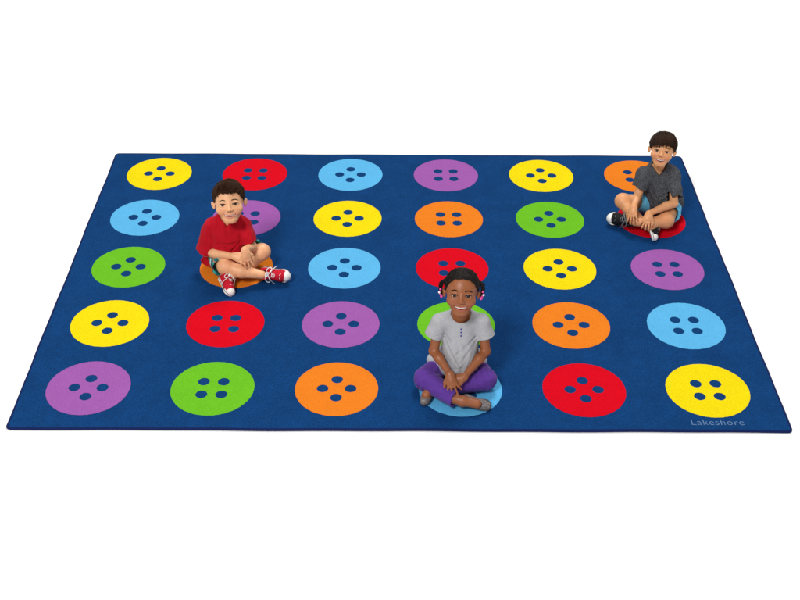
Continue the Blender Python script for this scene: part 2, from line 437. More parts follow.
# ------------------------------------------------------------------ hair
def build_hair(root, M, sp, mat):
    R, T = M; s = sp['hs']; H = sp['hair']; az = np.radians(H['az']); zl = A(*H['zl'])
    G = Field((-.12, -.14, -.11), (.12, .13, .15), .0022)
    x, y, z = G.grid()
    base = f_ell((0, .012, .026), (.0730, .086, .0735))[0](x, y, z)
    jaw = f_ell((0, -.012, -.030), (.058, .07, .066))[0](x, y, z); base = smin(base, jaw, .03)
    phi = np.arctan2(x, -(y-.005)); side = np.abs(phi)+0*z
    th = np.interp(z+0*side, [-.06, .0, .05, .11], H['th']).astype(np.float32)
    if H.get('quiff'): th = th+H['quiff']*np.exp(-((phi-H.get('qphi', .1))/.7)**2)*np.clip((z-.05)/.04, 0, 1)
    P = [(x, y, z)]
    lump = .0016*np.sin(phi*14+2*np.sin(z*70))+.0012*np.sin(phi*31+z*90)+.0010*np.sin(x*150+y*60)
    line = np.interp(phi, np.concatenate([-az[::-1], az[1:]]) if not H.get('asym') else az, np.concatenate([zl[::-1], zl[1:]]) if not H.get('asym') else zl)
    line = line+H.get('edge', 1)*(.002*np.sin(phi*23)+.0015*np.sin(phi*51+1))
    G.d = smax(base-th-lump*H.get('lump', 1), (line-z)*.75, .006).astype(np.float32)
    V, Fc = G.mesh()
    rootcol = A(*sp['haircol'])
    V2 = (V*s)@R.T+T
    cap = mesh_obj('hair', V2, Fc, mat, root, col=np.tile(rootcol, (len(V2), 1))*(.85+.3*rng.random((len(V2), 1))))
    # strands combed over the cap
    nrm = np.empty(len(cap.data.vertices)*3); cap.data.vertices.foreach_get('normal', nrm); nrm = nrm.reshape(-1, 3)@R
    outer = np.where(np.einsum('ij,ij->i', nrm, V-A(0, .012, .02)) > .0)[0]
    N = H['n']; pick = rng.choice(outer, N); p = V[pick]; nn = nrm[pick]
    sd = np.clip((p[:, 2]+.005)/.045, .25, 1.); L = H['len']*rng.uniform(.6, 1.3, N)*sd
    d = np.array([H['flow'](q) for q in p]); d /= np.linalg.norm(d, axis=1)[:, None]+1e-9; d += rng.normal(0, H.get('mess', .02)*12, (N, 3))
    d -= nn*np.sum(d*nn, 1)[:, None]; d /= np.linalg.norm(d, axis=1)[:, None]+1e-9
    lift = H.get('lift', .12)*rng.uniform(.2, 1.6, N)*(sd-.25)
    if H.get('frontlift'): lift = lift+H['frontlift']*np.clip((-p[:, 1]-.03)/.03, 0, 1)*np.clip((p[:, 2]-.05)/.02, 0, 1)*rng.uniform(.3, 1, N)
    pts = [p-nn*.001]; cur = p.copy(); dd = d.copy()
    for k in range(3):
        dd = dd+nn*(lift*(1-k*.7))[:, None]; dd /= np.linalg.norm(dd, axis=1)[:, None]; cur = cur+dd*(L/3)[:, None]; pts.append(cur.copy())
        dd = dd-nn*.25; dd[:, 2] -= H.get('grav', .05)
    pts = np.stack(pts, 1)*s@R.T+T; tn = np.gradient(pts, axis=1); tn /= np.linalg.norm(tn, axis=2)[..., None]
    ref = np.where(np.abs(tn[..., 2:3]) < .9, A(0, 0, 1), A(1, 0, 0)); u1 = np.cross(tn, ref); u1 /= np.linalg.norm(u1, axis=2)[..., None]; u2 = np.cross(tn, u1)
    rad = (A(.00085, .00085, .0007, .0002)*s)[None, :, None, None]; th_ = np.arange(3)/3*2*math.pi
    ring = pts[:, :, None, :]+rad*(np.cos(th_)[None, None, :, None]*u1[:, :, None, :]+np.sin(th_)[None, None, :, None]*u2[:, :, None, :])
    base_ = (np.arange(N)*12)[:, None]; q = []
    for i in range(3):
        for j in range(3): q.append(np.stack([base_[:, 0]+i*3+j, base_[:, 0]+i*3+(j+1) % 3, base_[:, 0]+(i+1)*3+(j+1) % 3, base_[:, 0]+(i+1)*3+j], 1))
    cc = np.repeat(rootcol*(rng.uniform(.45, 1., N)**2*1.7+.15)[:, None], 12, axis=0)
    mesh_obj('hair_strands', ring.reshape(-1, 3), np.concatenate(q), mat, cap, col=cc)
    return cap

# ------------------------------------------------------------------ hands
def hand(F, wrist, d, back, size=1., thumb=1, curl=.35, spread=.10, curls=None, r=1.):
    """palm and five fingers. d: towards the fingers; back: normal of the back of the hand; thumb: +1/-1 side along d x back"""
    d = A(*d); d /= np.linalg.norm(d); b = A(*back); b -= d*(b@d); b /= np.linalg.norm(b); s = np.cross(d, b)*thumb
    w = A(*wrist); S = size; H = Field(w-.13*S-.02, w+.13*S+.02, F.h); H.lo = F.lo+np.round((H.lo-F.lo)/F.h)*F.h
    H.ax = [(H.lo[i]+F.h*np.arange(H.n[i])).astype(np.float32) for i in range(3)]
    kn = []
    for i, (o, l) in enumerate([(.021, .052), (.0075, .056), (-.0065, .054), (-.0195, .048)]):
        k = w+d*l*S+s*o*S+b*(.002-abs(i-1.3)*.0018)*S; kn.append(k)
        H.cap(w+s*o*.55*S, k, .0125*S*r, .0085*S*r, k=.010)
    H.cap(w-d*.01*S, w+d*.03*S, .0165*S*r, .0165*S*r, k=.012)
    for i, (fl, fr) in enumerate([(.040, .0061), (.045, .0063), (.042, .0060), (.033, .0054)]):
        c = curls[i] if curls else curl; p = kn[i]; ang = c*.5; sp_ = spread*(1.5-i)
        for q, fx in enumerate((.48, .30, .24)):
            di = (d*math.cos(ang)-b*math.sin(ang)); di = di+s*sp_; di /= np.linalg.norm(di)
            p2 = p+di*fl*fx*S*1.05; rr = fr*S*r*(1-.10*q)
            g = f_cap(p, p2, rr, rr*.92); sl, gg = H.box(g[1], g[2], .012); H.d[sl] = smin(H.d[sl], g[0](*gg), .0025 if q else .004)
            p = p2; ang += c
    t0 = w+d*.012*S+s*.017*S; t1 = t0+(d*.62+s*.62-b*.2)*.026*S; t2 = t1+(d*.85+s*.30-b*.25)*.021*S; t3 = t2+(d*.95+s*.08-b*.2)*.015*S
    H.cap(t0, t1, .0115*S*r, .0088*S*r, k=.010); H.cap(t1, t2, .0082*S*r, .0075*S*r, k=.004); H.cap(t2, t3, .0074*S*r, .0062*S*r, k=.004)
    # merge
    o = np.round((H.lo-F.lo)/F.h).astype(int); a = np.maximum(o, 0); e = np.minimum(o+H.n, F.n)
    fs = tuple(slice(a[i], e[i]) for i in range(3)); hs = tuple(slice(a[i]-o[i], e[i]-o[i]) for i in range(3))
    F.d[fs] = smin(F.d[fs], H.d[hs], .003)

def folds(F, amp, seed=0, scale=1., dirn=(1., 1., .5)):
    x, y, z = F.grid(); r = np.random.default_rng(seed); n = 0
    a = x*dirn[0]*scale; b = y*dirn[1]*scale; c = z*dirn[2]*scale
    for i, f in enumerate((38, 63, 105)):
        k = r.normal(0, 1, 3); k /= np.linalg.norm(k); ph = r.uniform(0, 6, 2)
        n = n+np.sin(f*(a*k[0]+b*k[1]+c*k[2])+ph[0]+1.6*np.sin(f*.45*(a*k[1]-c*k[0]+b*.5)+ph[1]))/(1+i*.8)
    F.d = (F.d+amp*np.abs(n)-amp*.8).astype(np.float32)

# ------------------------------------------------------------------ shoes
def shoe(root, ankle, toe, up, sc, mu, ms, mcap, mlace, style='canvas', label=None):
    X = A(*toe); X /= np.linalg.norm(X); Z = A(*up); Z -= X*(Z@X); Z /= np.linalg.norm(Z); Y = np.cross(Z, X)
    R = np.stack([X, Y, Z], 1); T = A(*ankle)-R@(A(.036, 0, .058)*sc)
    W = lambda V: (np.asarray(V)*sc)@R.T+T
    G = Field((-.02, -.05, -.02), (.20, .05, .10), .0017)
    G.cap((.024, 0, .022), (.112, 0, .018), .0265, .0300, k=.01); G.cap((.112, 0, .014), (.137, .001, .012), .029, .026, k=.012)
    G.cap((.032, 0, .028), (.036, 0, .050), .025, .027, k=.012); G.cap((.040, 0, .048), (.098, 0, .030), .021, .018, k=.02)
    if style == 'canvas': G.cap((.030, 0, .050), (.034, 0, .062), .026, .027, k=.01)
    G.d = smax(G.d, .004-G.ax[2][None, None, :], .004).astype(np.float32)
    topz = .066 if style == 'canvas' else .048
    G.d = np.maximum(G.d, G.ax[2][None, None, :]-topz)
    if style == 'slip':
        G.sub(f_ell((.038, 0, .064), (.038, .022, .030)), .004)
    else: G.sub(f_cap((.034, 0, .054), (.032, 0, .10), .022, .024), .003)
    folds(G, .0006, 3, 2.)
    V, Fc = G.mesh(); S = mesh_obj('shoe', W(V), Fc, mu, root)
    if label: S['label'] = label
    # sole
    G = Field((-.02, -.06, -.02), (.20, .06, .05), .0017); x, y, z = G.grid()
    c2 = np.minimum(np.sqrt((x-.026)**2+y**2)-.029, np.sqrt((x-.126)**2+(y-.001)**2)-.0355)
    h = np.clip((x-.026)/.10, 0, 1); yy = y-.001*h; c2 = np.sqrt((x-.026-.10*h)**2+yy**2)-(.029+.0058*h-.005*np.sin(math.pi*h))
    th = .019 if style == 'canvas' else .009
    zz = np.abs(z-(th/2-.004))-th/2+.0*x
    G.d = (smax(c2, zz, .004)+.0006*np.sin(x*500)*(np.abs(z-.003) < .004)*(style == 'canvas')).astype(np.float32)
    V, Fc = G.mesh(); mesh_obj('sole', W(V), Fc, ms, S)
    if style == 'canvas':
        # coloured pinstripe round the foxing
        t = np.linspace(0, 2*math.pi, 80, endpoint=True); P = []
        for a in t:
            ca, sa = math.cos(a), math.sin(a)
            base = A(.126, .001) if ca > 0 else A(.026, 0); r_ = .0362 if ca > 0 else .0297; P.append((base[0]+r_*ca, base[1]+r_*sa, .0085))
        tb = Tubes(); tb.add(W(P), .0016*sc, 5, caps=False); tb.build('stripe', mcap[1], S)
        G = Field((.09, -.05, -.01), (.19, .05, .06), .0017)
        G.cap((.112, 0, .015), (.137, .001, .0135), .0300, .0275, k=.012); x, y, z = G.grid()
        G.d = smax(smax(G.d, .120-x+.9*np.maximum(0, 0)*y+3*y*y*10*.3, .003), .006-z, .003).astype(np.float32)
        V, Fc = G.mesh(); mesh_obj('toe_cap', W(V), Fc, mcap[0], S)
        tb = Tubes()
        def top(x_, y_):   # height of the upper there
            zt = .0
            for (a, b, ra, rb) in [((.040, 0, .048), (.098, 0, .030), .021, .018), ((.024, 0, .022), (.112, 0, .018), .0265, .0300)]:
                for h_ in np.linspace(0, 1, 21):
                    c = A(*a)+(A(*b)-A(*a))*h_; rr = ra+(rb-ra)*h_; q = rr*rr-(x_-c[0])**2-(y_-c[1])**2
                    if q > 0: zt = max(zt, c[2]+math.sqrt(q))
            return zt+.0022
        for i in range(5):
            xx = .064+i*.012
            for sg in (1, -1):
                P = [(xx+sg*.005*(2*q-1), (2*q-1)*.0155, top(xx+sg*.005*(2*q-1), (2*q-1)*.0155)) for q in np.linspace(0, 1, 7)]
                tb.add(W(P), .0019*sc, 5)
        for sg in (1, -1):
            P = spline([(.060, 0, .074), (.050, sg*.020, .080), (.058, sg*.038, .062), (.070, sg*.034, .055), (.064, sg*.010, .070)], 6); tb.add(W(P), .0021*sc, 5)
            P = spline([(.060, 0, .074), (.072, sg*.022, .066), (.080, sg*.040, .035), (.086, sg*.046, .018)], 6); tb.add(W(P), .0019*sc, 5)
        tb.build('laces', mlace, S)
        # tongue
        G = Field((.02, -.04, .03), (.10, .04, .11), .0017)
        G.cap((.052, -.010, .066), (.052, .010, .066), .0035, k=0); G.cap((.060, -.012, .058), (.060, .012, .058), .006, k=.01); G.cap((.048, -.009, .076), (.048, .009, .076), .003, k=.012)
        V, Fc = G.mesh(); mesh_obj('tongue', W(V), Fc, mlace if style == 'canvas' else mu, S)
    return S

# ------------------------------------------------------------------ one child
def head_frame(c, world_xy, pitch, yaw=0., roll=0.):
    c = A(*c); to = CAM-(c+A(world_xy[0], world_xy[1], 0)); az = math.atan2(to[0], -to[1])+math.radians(yaw)
    p = math.radians(pitch); f = A(math.sin(az)*math.cos(p), -math.cos(az)*math.cos(p), math.sin(p))
    R = frame((0, 0, 1) if abs(p) > 1.5 else (0, 0, 1), (0, 1, 0))
    y = -f; x = np.cross(y, A(0, 0, 1)); x /= np.linalg.norm(x); z = np.cross(x, y)
    a = math.radians(roll); x2 = x*math.cos(a)-z*math.sin(a); z2 = x*math.sin(a)+z*math.cos(a)
    return np.stack([x2, y, z2], 1), c
H0 = .0021

def torso(F, J, g, k=.03):
    """trunk grown by g"""
    pe, ch, nk = A(*J['pelvis']), A(*J['chest']), A(*J['neck'])
    be = (pe+ch)/2+A(0, -.012, 0); q = J.get('tw', 1.)
    F.ell(pe, (.098*q+g, .082+g, .072+g), k); F.ell(be, (.082*q+g, .070+g, .085+g), k); F.ell(ch, (.088*q+g, .066+g, .085+g), k)
    F.cap(nk+A(0, -.010, -.022), ch+A(0, -.012, .030), .038+g, .056+g, k)
    for s in ('L', 'R'):
        sh = A(*J['sh'+s]); F.cap(nk*.55+sh*.45+A(0, 0, -.012), sh, .030+g, .034+g, k)
        F.cap(nk+A(0, .018, J.get('trap', .02))+(sh-nk)*.22, nk*.3+sh*.7+A(0, .004, .004), .020+g, .030+g, .02)

def creases(F, segs):
    for p0, p1, wd, dp in segs:
        p0 = A(*p0); p1 = A(*p1); p0[1] = p1[1] = 0; f, lo, hi = f_cap(p0, p1, 0, 0); lo[1] = -.2; hi[1] = -.02; sl, g0 = F.box(lo, hi, wd*4.5); g = (g0[0], 0*g0[1], g0[2])
        F.d[sl] = (F.d[sl]+dp*np.exp(-(f(*g)/wd)**2)-dp*.35*np.exp(-((f(*g)-wd*1.7)/wd)**2)).astype(np.float32)
def shirt_creases(J, front=-.085, n=9, seed=1, dp=.006, zb=.09):
    r = random.Random(seed); S = []
    for sd, o in (('L', 1), ('R', -1)):
        a = A(*J['sh'+sd])+A(o*.012, -.045, -.045)
        for i in range(n):
            t = i/(n-1); e = A(J['chest'][0]+o*(-.02+.07*(1-t)), front-.02*t, J['chest'][2]-.02-.10*t)
            e = e+A(r.uniform(-.02, .02), 0, r.uniform(-.015, .015)); st = a+(e-a)*r.uniform(.05, .3)+A(0, -.012, 0); en = a+(e-a)*r.uniform(.7, 1.)
            S.append((st, en, r.uniform(.004, .008), dp*r.uniform(.5, 1.)))
    for i in range(7):
        x = J['pelvis'][0]+r.uniform(-.08, .08); z = zb+r.uniform(0, .05); S.append(((x-.03, front-.025, z), (x+.035, front-.025, z+r.uniform(-.025, .025)), r.uniform(.005, .008), dp*.4))
    return S
def vneck(F, x0, zv, slope=.8, yb=-.005):
    def f(x, y, z): return np.maximum(np.maximum((np.abs(x-x0)-slope*(z-zv))*.75, y-yb), zv-z)
    F.sub((f, A(x0-.07, -.2, zv), A(x0+.07, yb, zv+.10)), .004)
def girl():
    O = (.283, .39); root = empty('person', (*O, 0))
    tag(root, 'girl in grey short-sleeved top and purple leggings, cross-legged on the front-row blue button', 'person')
    J = dict(pelvis=(.002, .045, .085), chest=(.002, .006, .262), neck=(.001, -.002, .360), shL=(-.098, -.004, .326), shR=(.098, -.004, .326), tw=.90, trap=.016)
    sp = dict(hs=1.05, skin=lin(146, 86, 52), blush=lin(164, 84, 56), lid=lin(106, 62, 40), lip=lin(168, 84, 76), mouth=(.0270, .0070, -.0535, .0052), eye=(.0142, .0066),
              iris=(.018, .010, .006), brow=(.014, .044, .0225, .004), brow_w=.8, haircol=(.012, .009, .008))
    M = head_frame((-.004, -.030, .517), O, 19, 0, 1)
    F = Field((-.26, -.34, -.01), (.24, .16, .65), H0)
    torso(F, J, -.014)
    F.cap(J['neck'], M[1]+M[0]@A(0, .030, -.055), .032, .030, k=.012); F.cap((-.05, 0, .330), (.05, 0, .330), .022, k=.03)
    add_head(F, M, sp)
    # arms
    elL, elR, wL, wR = (-.124, -.045, .186), (.122, -.045, .186), (-.052, -.172, .152), (.022, -.165, .136)
    F.cap(J['shL'], elL, .027, .0225, k=.02); F.cap(elL, (-.100, -.085, .178), .0225, .0235, k=.01); F.cap((-.100, -.085, .178), wL, .0225, .0145, k=.01)
    F.cap(J['shR'], elR, .027, .0225, k=.02); F.cap(elR, (.09, -.085, .172), .0225, .0235, k=.01); F.cap((.09, -.085, .172), wR, .0225, .0145, k=.01)
    hand(F, (.014, -.174, .134), (-.90, -.16, -.20), (-.05, -.55, .8), .86, -1, .75, .03)
    hand(F, (-.050, -.180, .150), (.22, -.62, -.66), (-.1, -.80, .62), .96, 1, .18, .34)
    # lower legs and feet (thighs hidden in the leggings)
    F.cap((-.045, -.240, .061), (.010, -.252, .056), .024, .022, k=.01); F.cap((.010, -.252, .056), (.075, -.262, .046), .024, .022, k=.012)
    F.ell((.004, -.250, .044), (.022, .020, .020), .012)
    F.cap((-.06, -.17, .05), (-.135, -.160, .048), .027, .022, k=.01); F.cap((-.135, -.160, .048), (-.160, -.190, .036), .024, .022, k=.012)
    V, Fc = F.mesh(); C = skin_colors(V, M, sp['hs'], sp)
    mesh_obj('body', V, Fc, material('brown_skin', attr=True, rough=.40, var=.07, vscale=70, bump=.22, bscale=500, spec=.4, sss=.15), root, col=C)
    # leggings
    G = Field((-.27, -.34, -.01), (.25, .16, .20), H0)
    G.ell((.002, .045, .065), (.105, .10, .065), k=.03)
    kL, kR = (-.162, -.105, .066), (.120, -.105, .066)
    G.cap((-.07, .02, .062), kL, .058, .054, k=.03); e = A(-.030, -.246, .060); a = A(*kL); G.add(cut(f_cap(a, e+(e-a)*.3, .052, .034), e, e-a+A(.04, .03, .01)), .012) 
    G.cap((.07, .02, .062), kR, .058, .054, k=.03); G.cap(kR, (-.085, -.165, .052), .052, .038, k=.012)
    G.sub(f_cap(e+(a-e)*.03, e+(e-a)*.5, .0275, .031), .002)
    # flat hem
    folds(G, .0030, 5, .8, (1, 1, 1)); folds(G, .0012, 6, 1.6, (1, 1, 1))
    x, y, z = G.grid()
    for (cx_, cy_, dx_, dy_) in ((-.150, -.120, .55, -.83), (.112, -.120, -.75, -.65)):     # bunched cloth at the knees
        u_ = (x-cx_)*dx_+(y-cy_)*dy_; v_ = (x-cx_)*dy_-(y-cy_)*dx_
        G.d = (G.d+.0022*np.sin(u_*210+9*v_+2*np.sin(v_*60))*np.exp(-((u_-.01)/.035)**2)*(z > .03)).astype(np.float32)
    G.above(.001)
    V, Fc = G.mesh(); mesh_obj('leggings', V, Fc, material('purple_jersey', lin(88, 50, 142), .8, var=.08, vscale=40, bump=.25, bscale=700, spec=.2, sheen=.1), root)
    # top
    G = Field((-.20, -.16, .03), (.20, .15, .42), H0)
    torso(G, J, .0035); G.cap((0, -.028, .20), (0, -.045, .118), .082, .086, k=.04); G.ell((-.008, .0, .098), (.146, .092, .058), k=.04)
    for s, e, o in (('L', (-.128, -.020, .258), (-1, 0, 0)), ('R', (.120, -.020, .258), (1, 0, 0))):
        a = A(*J['sh'+s]); e = A(*e); G.add(cut(f_cap(a, e+(e-a)*.4, .038, .047), e, e-a), .016); G.sub(f_cap(e+(a-e)*.18, e+(e-a)*.8, .034, .043), .002)
    # gathers below the yoke
    x, y, z = G.grid(); g = np.clip((.285-z)/.05, 0, 1)*np.clip((.30-z)/.05, 0, 1)*(y < .0)
    G.d = (G.d+g*.0020*np.sin(x*150+3*np.sin(z*22)+np.sin(x*40))*np.clip(1-np.abs(x)/.11, 0, 1)).astype(np.float32)
    yoke = np.exp(-((z-.287+.3*x*x)/.0022)**2)*(y < 0)*.0013; G.d = (G.d+yoke).astype(np.float32)
    folds(G, .0018, 11, .8, (1.3, 1, .5))
    G.sub((lambda x, y, z: np.maximum((np.sqrt((x/.060)**2+((z-.410)/.056)**2)-1)*.05, y-.0), A(-.06, -.16, .354), A(.06, 0, .42)), .004); G.sub(f_cap((0, -.004, .365), (0, -.0, .43), .044, .058), .004); creases(G, shirt_creases(J, -.075, 6, 3, .0028))
    G.d = np.maximum(G.d, .078-z)
    V, Fc = G.mesh(); T = mesh_obj('short_sleeved_top', V, Fc, material('grey_heather_jersey', lin(166, 167, 171), .85, var=.06, vscale=70, bump=.25, bscale=600, fleck=lin(160, 161, 172), famount=.35, spec=.15), root)
    mb = material('purple_button', lin(60, 52, 140), .4, spec=.5)
    ys = lambda zz: min((v[1] for v in V[(np.abs(V[:, 0]) < .006) & (np.abs(V[:, 2]-zz) < .004)]), default=-.09)
    for zz in (.326, .311, .296): ball('button', (0.001, ys(zz)-.0005, zz), .0048, mb, T, n=6, sc=(1, .5, 1))
    # hair
    def flow(p):
        return A(p[0]*.9, .05, -.02*(p[1] > .02)+.025*(p[1] < -.04))
    mh = material('black_hair', attr=True, rough=.6, var=.2, vscale=200, spec=.15)
    sp['hair'] = dict(az=[0, 30, 48, 62, 78, 100, 140, 180], zl=[.073, .068, .050, .024, .006, .006, -.03, -.04], edge=.2, th=(.002, .003, .005, .005), n=4000, len=.024, mess=.004, lift=.0, grav=0., flow=flow, lump=.35)
    cap = build_hair(root, M, sp, mh)
    R, Tt = M; Wd = lambda P: (np.asarray(P, float)*1.03+A(0, 0, -.004))@R.T+Tt
    mt = material('pink_hair_tie', lin(235, 70, 160), .35, spec=.5); mw = material('white_hair_bead', lin(240, 225, 235), .3, spec=.5)
    for s in (-1, 1):
        tb = Tubes()
        path = spline([(s*.070, .025, .052), (s*.088, .018, .042), (s*.094, .012, .018), (s*.090, .008, -.012)], 8)
        for q in range(120):
            a0 = rng.uniform(0, 6.28); r0 = rng.uniform(.2, 1)*.011; tw = rng.uniform(2, 4)
            P = [path[i]+A(math.cos(a0+tw*i/len(path)), math.sin(a0+tw*i/len(path)), 0)*r0*(1+.25*math.sin(i*1.4))*(1-.3*i/len(path)) for i in range(0, len(path), 2)]
            tb.add(Wd(P), .0014, 3, col=A(*sp['haircol'])*rng.uniform(.5, 1.8), caps=False)
        tail = tb.build('pigtail', mh, root)
        for (c, r_, m_) in [((s*.092, .006, -.012), .0068, mt), ((s*.098, .0, -.004), .0055, mw), ((s*.088, .0, -.022), .0062, mt), ((s*.094, .002, .010), .0055, mt)]:
            ball('hair_bead', Wd([c])[0], r_, m_, tail, n=7)
    face_parts(root, M, sp, mh)
    mu = material('grey_mesh', lin(84, 80, 82), .7, var=.3, vscale=160, bump=.5, bscale=300, fleck=lin(190, 180, 176), fscale=260, famount=.4); ms = material('dark_sole', lin(70, 66, 66), .7, var=.1)
    shoe(root, (.030, -.250, .056), (.84, -.30, -.14), (-.25, -.80, .62), .88, mu, ms, None, mu, 'slip')
    shoe(root, (-.150, -.140, .058), (-.45, -.78, -.20), (-.60, -.10, .72), .76, mu, ms, None, mu, 'slip')

def boy_red():
    O = (-.892, 1.33); root = empty('person', (*O, 0))
    tag(root, 'boy in red T-shirt, teal plaid shorts and red canvas sneakers, sitting cross-legged', 'person')
    J = dict(pelvis=(-.030, .045, .085), chest=(-.024, .0, .215), neck=(-.024, -.012, .312), shL=(-.112, -.012, .262), shR=(.062, -.012, .266), tw=.92, trap=.036)
    sp = dict(hs=1.09, skin=lin(232, 174, 130), blush=lin(232, 134, 104), lid=lin(196, 140, 108), lip=lin(222, 132, 120), mouth=(.0270, .0078, -.0535, .0040), eye=(.0142, .0060),
              iris=(.03, .016, .008), brow=(.014, .043, .0215, .0035), haircol=(.048, .020, .009), knees=[(-.03, -.17, .13), (.17, -.04, .13)])
    M = head_frame((-.002, -.050, .438), O, 19, -2, -2)
    F = Field((-.22, -.36, -.01), (.33, .16, .60), H0)
    torso(F, J, -.014); F.cap(J['neck'], M[1]+M[0]@A(0, .032, -.058), .032, .031, k=.012)
    add_head(F, M, sp)
    elL, elR = (-.152, -.055, .128), (.102, -.070, .172)
    F.cap(J['shL'], elL, .029, .024, k=.02); F.cap(elL, (-.09, -.105, .150), .024, .0255, k=.01); F.cap((-.09, -.105, .150), (.020, -.165, .172), .0245, .0165, k=.01)
    F.cap(J['shR'], elR, .029, .024, k=.02); F.cap(elR, (.080, -.163, .214), .0255, .0185, k=.01)
    hand(F, (.022, -.165, .174), (.80, -.25, -.20), (-.1, -.6, .75), .95, -1, .45, .06)
    hand(F, (.078, -.172, .214), (.10, -.34, -.90), (.05, -.93, .40), .95, -1, .14, .26, r=.96)
    # legs
    kL, kR = (-.036, -.145, .092), (.150, -.035, .118)
    F.cap((-.10, .0, .075), kL, .050, .040, k=.02); F.ell(kL, (.040, .040, .040), .02); F.cap(kL, (.05, -.168, .080), .037, .036, k=.02); F.cap((.05, -.168, .080), (.160, -.178, .066), .035, .023, k=.012)
    F.cap((.045, .02, .078), kR, .050, .040, k=.02); F.ell(kR, (.040, .040, .040), .02); F.cap(kR, (.09, -.10, .085), .038, .035, k=.02); F.cap((.09, -.10, .085), (-.01, -.180, .055), .035, .023, k=.012)
    V, Fc = F.mesh(); C = skin_colors(V, M, sp['hs'], sp)
    mesh_obj('body', V, Fc, material('light_skin', attr=True, rough=.42, var=.07, vscale=70, bump=.22, bscale=500, spec=.35, sss=.18), root, col=C)
    # shorts
    G = Field((-.24, -.22, -.01), (.24, .16, .22), H0)
    G.ell((-.028, .045, .078), (.120, .095, .074), k=.03)
    eL, eR = A(-.052, -.134, .086), A(.124, -.012, .110)
    for a, e in (((-.10, .02, .076), eL), ((.045, .02, .08), eR)):
        a = A(*a); G.add(cut(f_cap(a, e+(e-a)*.3, .060, .060), e, e-a), .03); G.sub(f_cap(e+(a-e)*.18, e+(e-a)*.8, .050, .054), .002)
    folds(G, .0022, 21, 1., (1, 1, 1)); G.above(.001)
    V, Fc = G.mesh()
    ms = material('teal_plaid_cotton', lin(64, 186, 176), .85, var=.1, vscale=50, bump=.25, bscale=600, spec=.15)
    nt = ms.node_tree; N = nt.nodes; L = nt.links; b = N['Principled BSDF']; old = b.inputs['Base Color'].links[0].from_socket
    tc = N.new('ShaderNodeTexCoord'); last = old
    for ax, sc_, colr, wdt in (('X', 17, lin(30, 70, 84), .20), ('Z', 21, lin(34, 76, 92), .18), ('X', 17, lin(225, 240, 235), .05), ('Z', 21, lin(210, 120, 90), .05)):
        wv = N.new('ShaderNodeTexWave'); wv.bands_direction = ax; wv.inputs['Scale'].default_value = sc_/3.0; wv.inputs['Distortion'].default_value = .6; wv.inputs['Phase Offset'].default_value = 1.5 if wdt < .1 else 0
        L.new(tc.outputs['Object'], wv.inputs[0]); lt = N.new('ShaderNodeMath'); lt.operation = 'LESS_THAN'; lt.inputs[1].default_value = wdt; L.new(wv.outputs['Fac'], lt.inputs[0])
        mm = N.new('ShaderNodeMath'); mm.operation = 'MULTIPLY'; mm.inputs[1].default_value = .8; L.new(lt.outputs[0], mm.inputs[0])
        mx = N.new('ShaderNodeMix'); mx.data_type = 'RGBA'; L.new(mm.outputs[0], mx.inputs[0]); L.new(last, mx.inputs[6]); mx.inputs[7].default_value = (*colr, 1); last = mx.outputs[2]
    L.new(last, b.inputs['Base Color'])
    mesh_obj('shorts', V, Fc, ms, root)
    # red T-shirt
    G = Field((-.24, -.17, .01), (.17, .17, .40), H0)
    torso(G, J, .0060); G.cap((-.026, -.012, .20), (-.034, -.03, .125), .094, .098, k=.04); G.ell((-.04, .02, .085), (.130, .098, .060), k=.04)
    G.cap((-.11, .0, .10), (-.155, -.020, .050), .052, .036, k=.03)
    for s, e in (('L', (-.150, -.050, .126)), ('R', (.094, -.060, .189))):
        a = A(*J['sh'+s]); e = A(*e); G.add(cut(f_cap(a, e+(e-a)*.4, .044, .055 if s == 'L' else .052), e, e-a), .010); G.sub(f_cap(e+(a-e)*.2, e+(e-a)*.8, .040, .046), .002)
    folds(G, .0075, 4, .60, (1.3, 1, .7)); folds(G, .0032, 14, 1.2, (1.2, 1, .7))
    x, y, z = G.grid()
    G.sub(f_cap((-.024, -.006, .315), (-.022, -.022, .39), .040, .052), .005); vneck(G, -.024, .290, .8); creases(G, shirt_creases(J, -.085, 5, 5, .0042))
    G.d = np.maximum(G.d, .022-z)
    V, Fc = G.mesh(); mesh_obj('t_shirt', V, Fc, material('red_jersey', lin(178, 12, 32), .85, var=.07, vscale=40, bump=.3, bscale=500, spec=.12, sheen=.05), root)
    def flow(p): return A(.05+(p[0]-.02)*.6, -.030+(.03 if p[1] < -.04 else 0), -.01+(.04 if p[1] < -.04 else 0)) if p[2] > .052 else A(.0, .02, -.06)
    mh = material('brown_hair', attr=True, rough=.6, var=.2, vscale=200, spec=.15)
    sp['hair'] = dict(az=[0, 30, 45, 58, 72, 84, 100, 125, 180], zl=[.055, .053, .046, .026, .004, .002, .012, -.01, -.05], th=(.0005, .001, .005, .008), quiff=.006, qphi=-.2, n=8000, len=.026, mess=.012, lift=.06, frontlift=.55, lump=.3, grav=0.0, flow=flow)
    build_hair(root, M, sp, mh); face_parts(root, M, sp, mh)
    mu = material('red_canvas', lin(192, 22, 44), .8, var=.08, bump=.3, bscale=600, spec=.2); mw = material('white_rubber', lin(236, 234, 230), .45, var=.03, spec=.4)
    md = material('navy_stripe', lin(50, 30, 60), .5); ml = material('white_laces', lin(240, 240, 240), .8, bump=.3)
    shoe(root, (.172, -.176, .070), (.96, -.24, -.05), (-.34, -.80, .45), 1.04, mu, mw, (mw, md), ml)
    shoe(root, (-.020, -.180, .064), (.42, -.86, -.16), (.62, .05, .78), .92, mu, mw, (mw, md), ml)

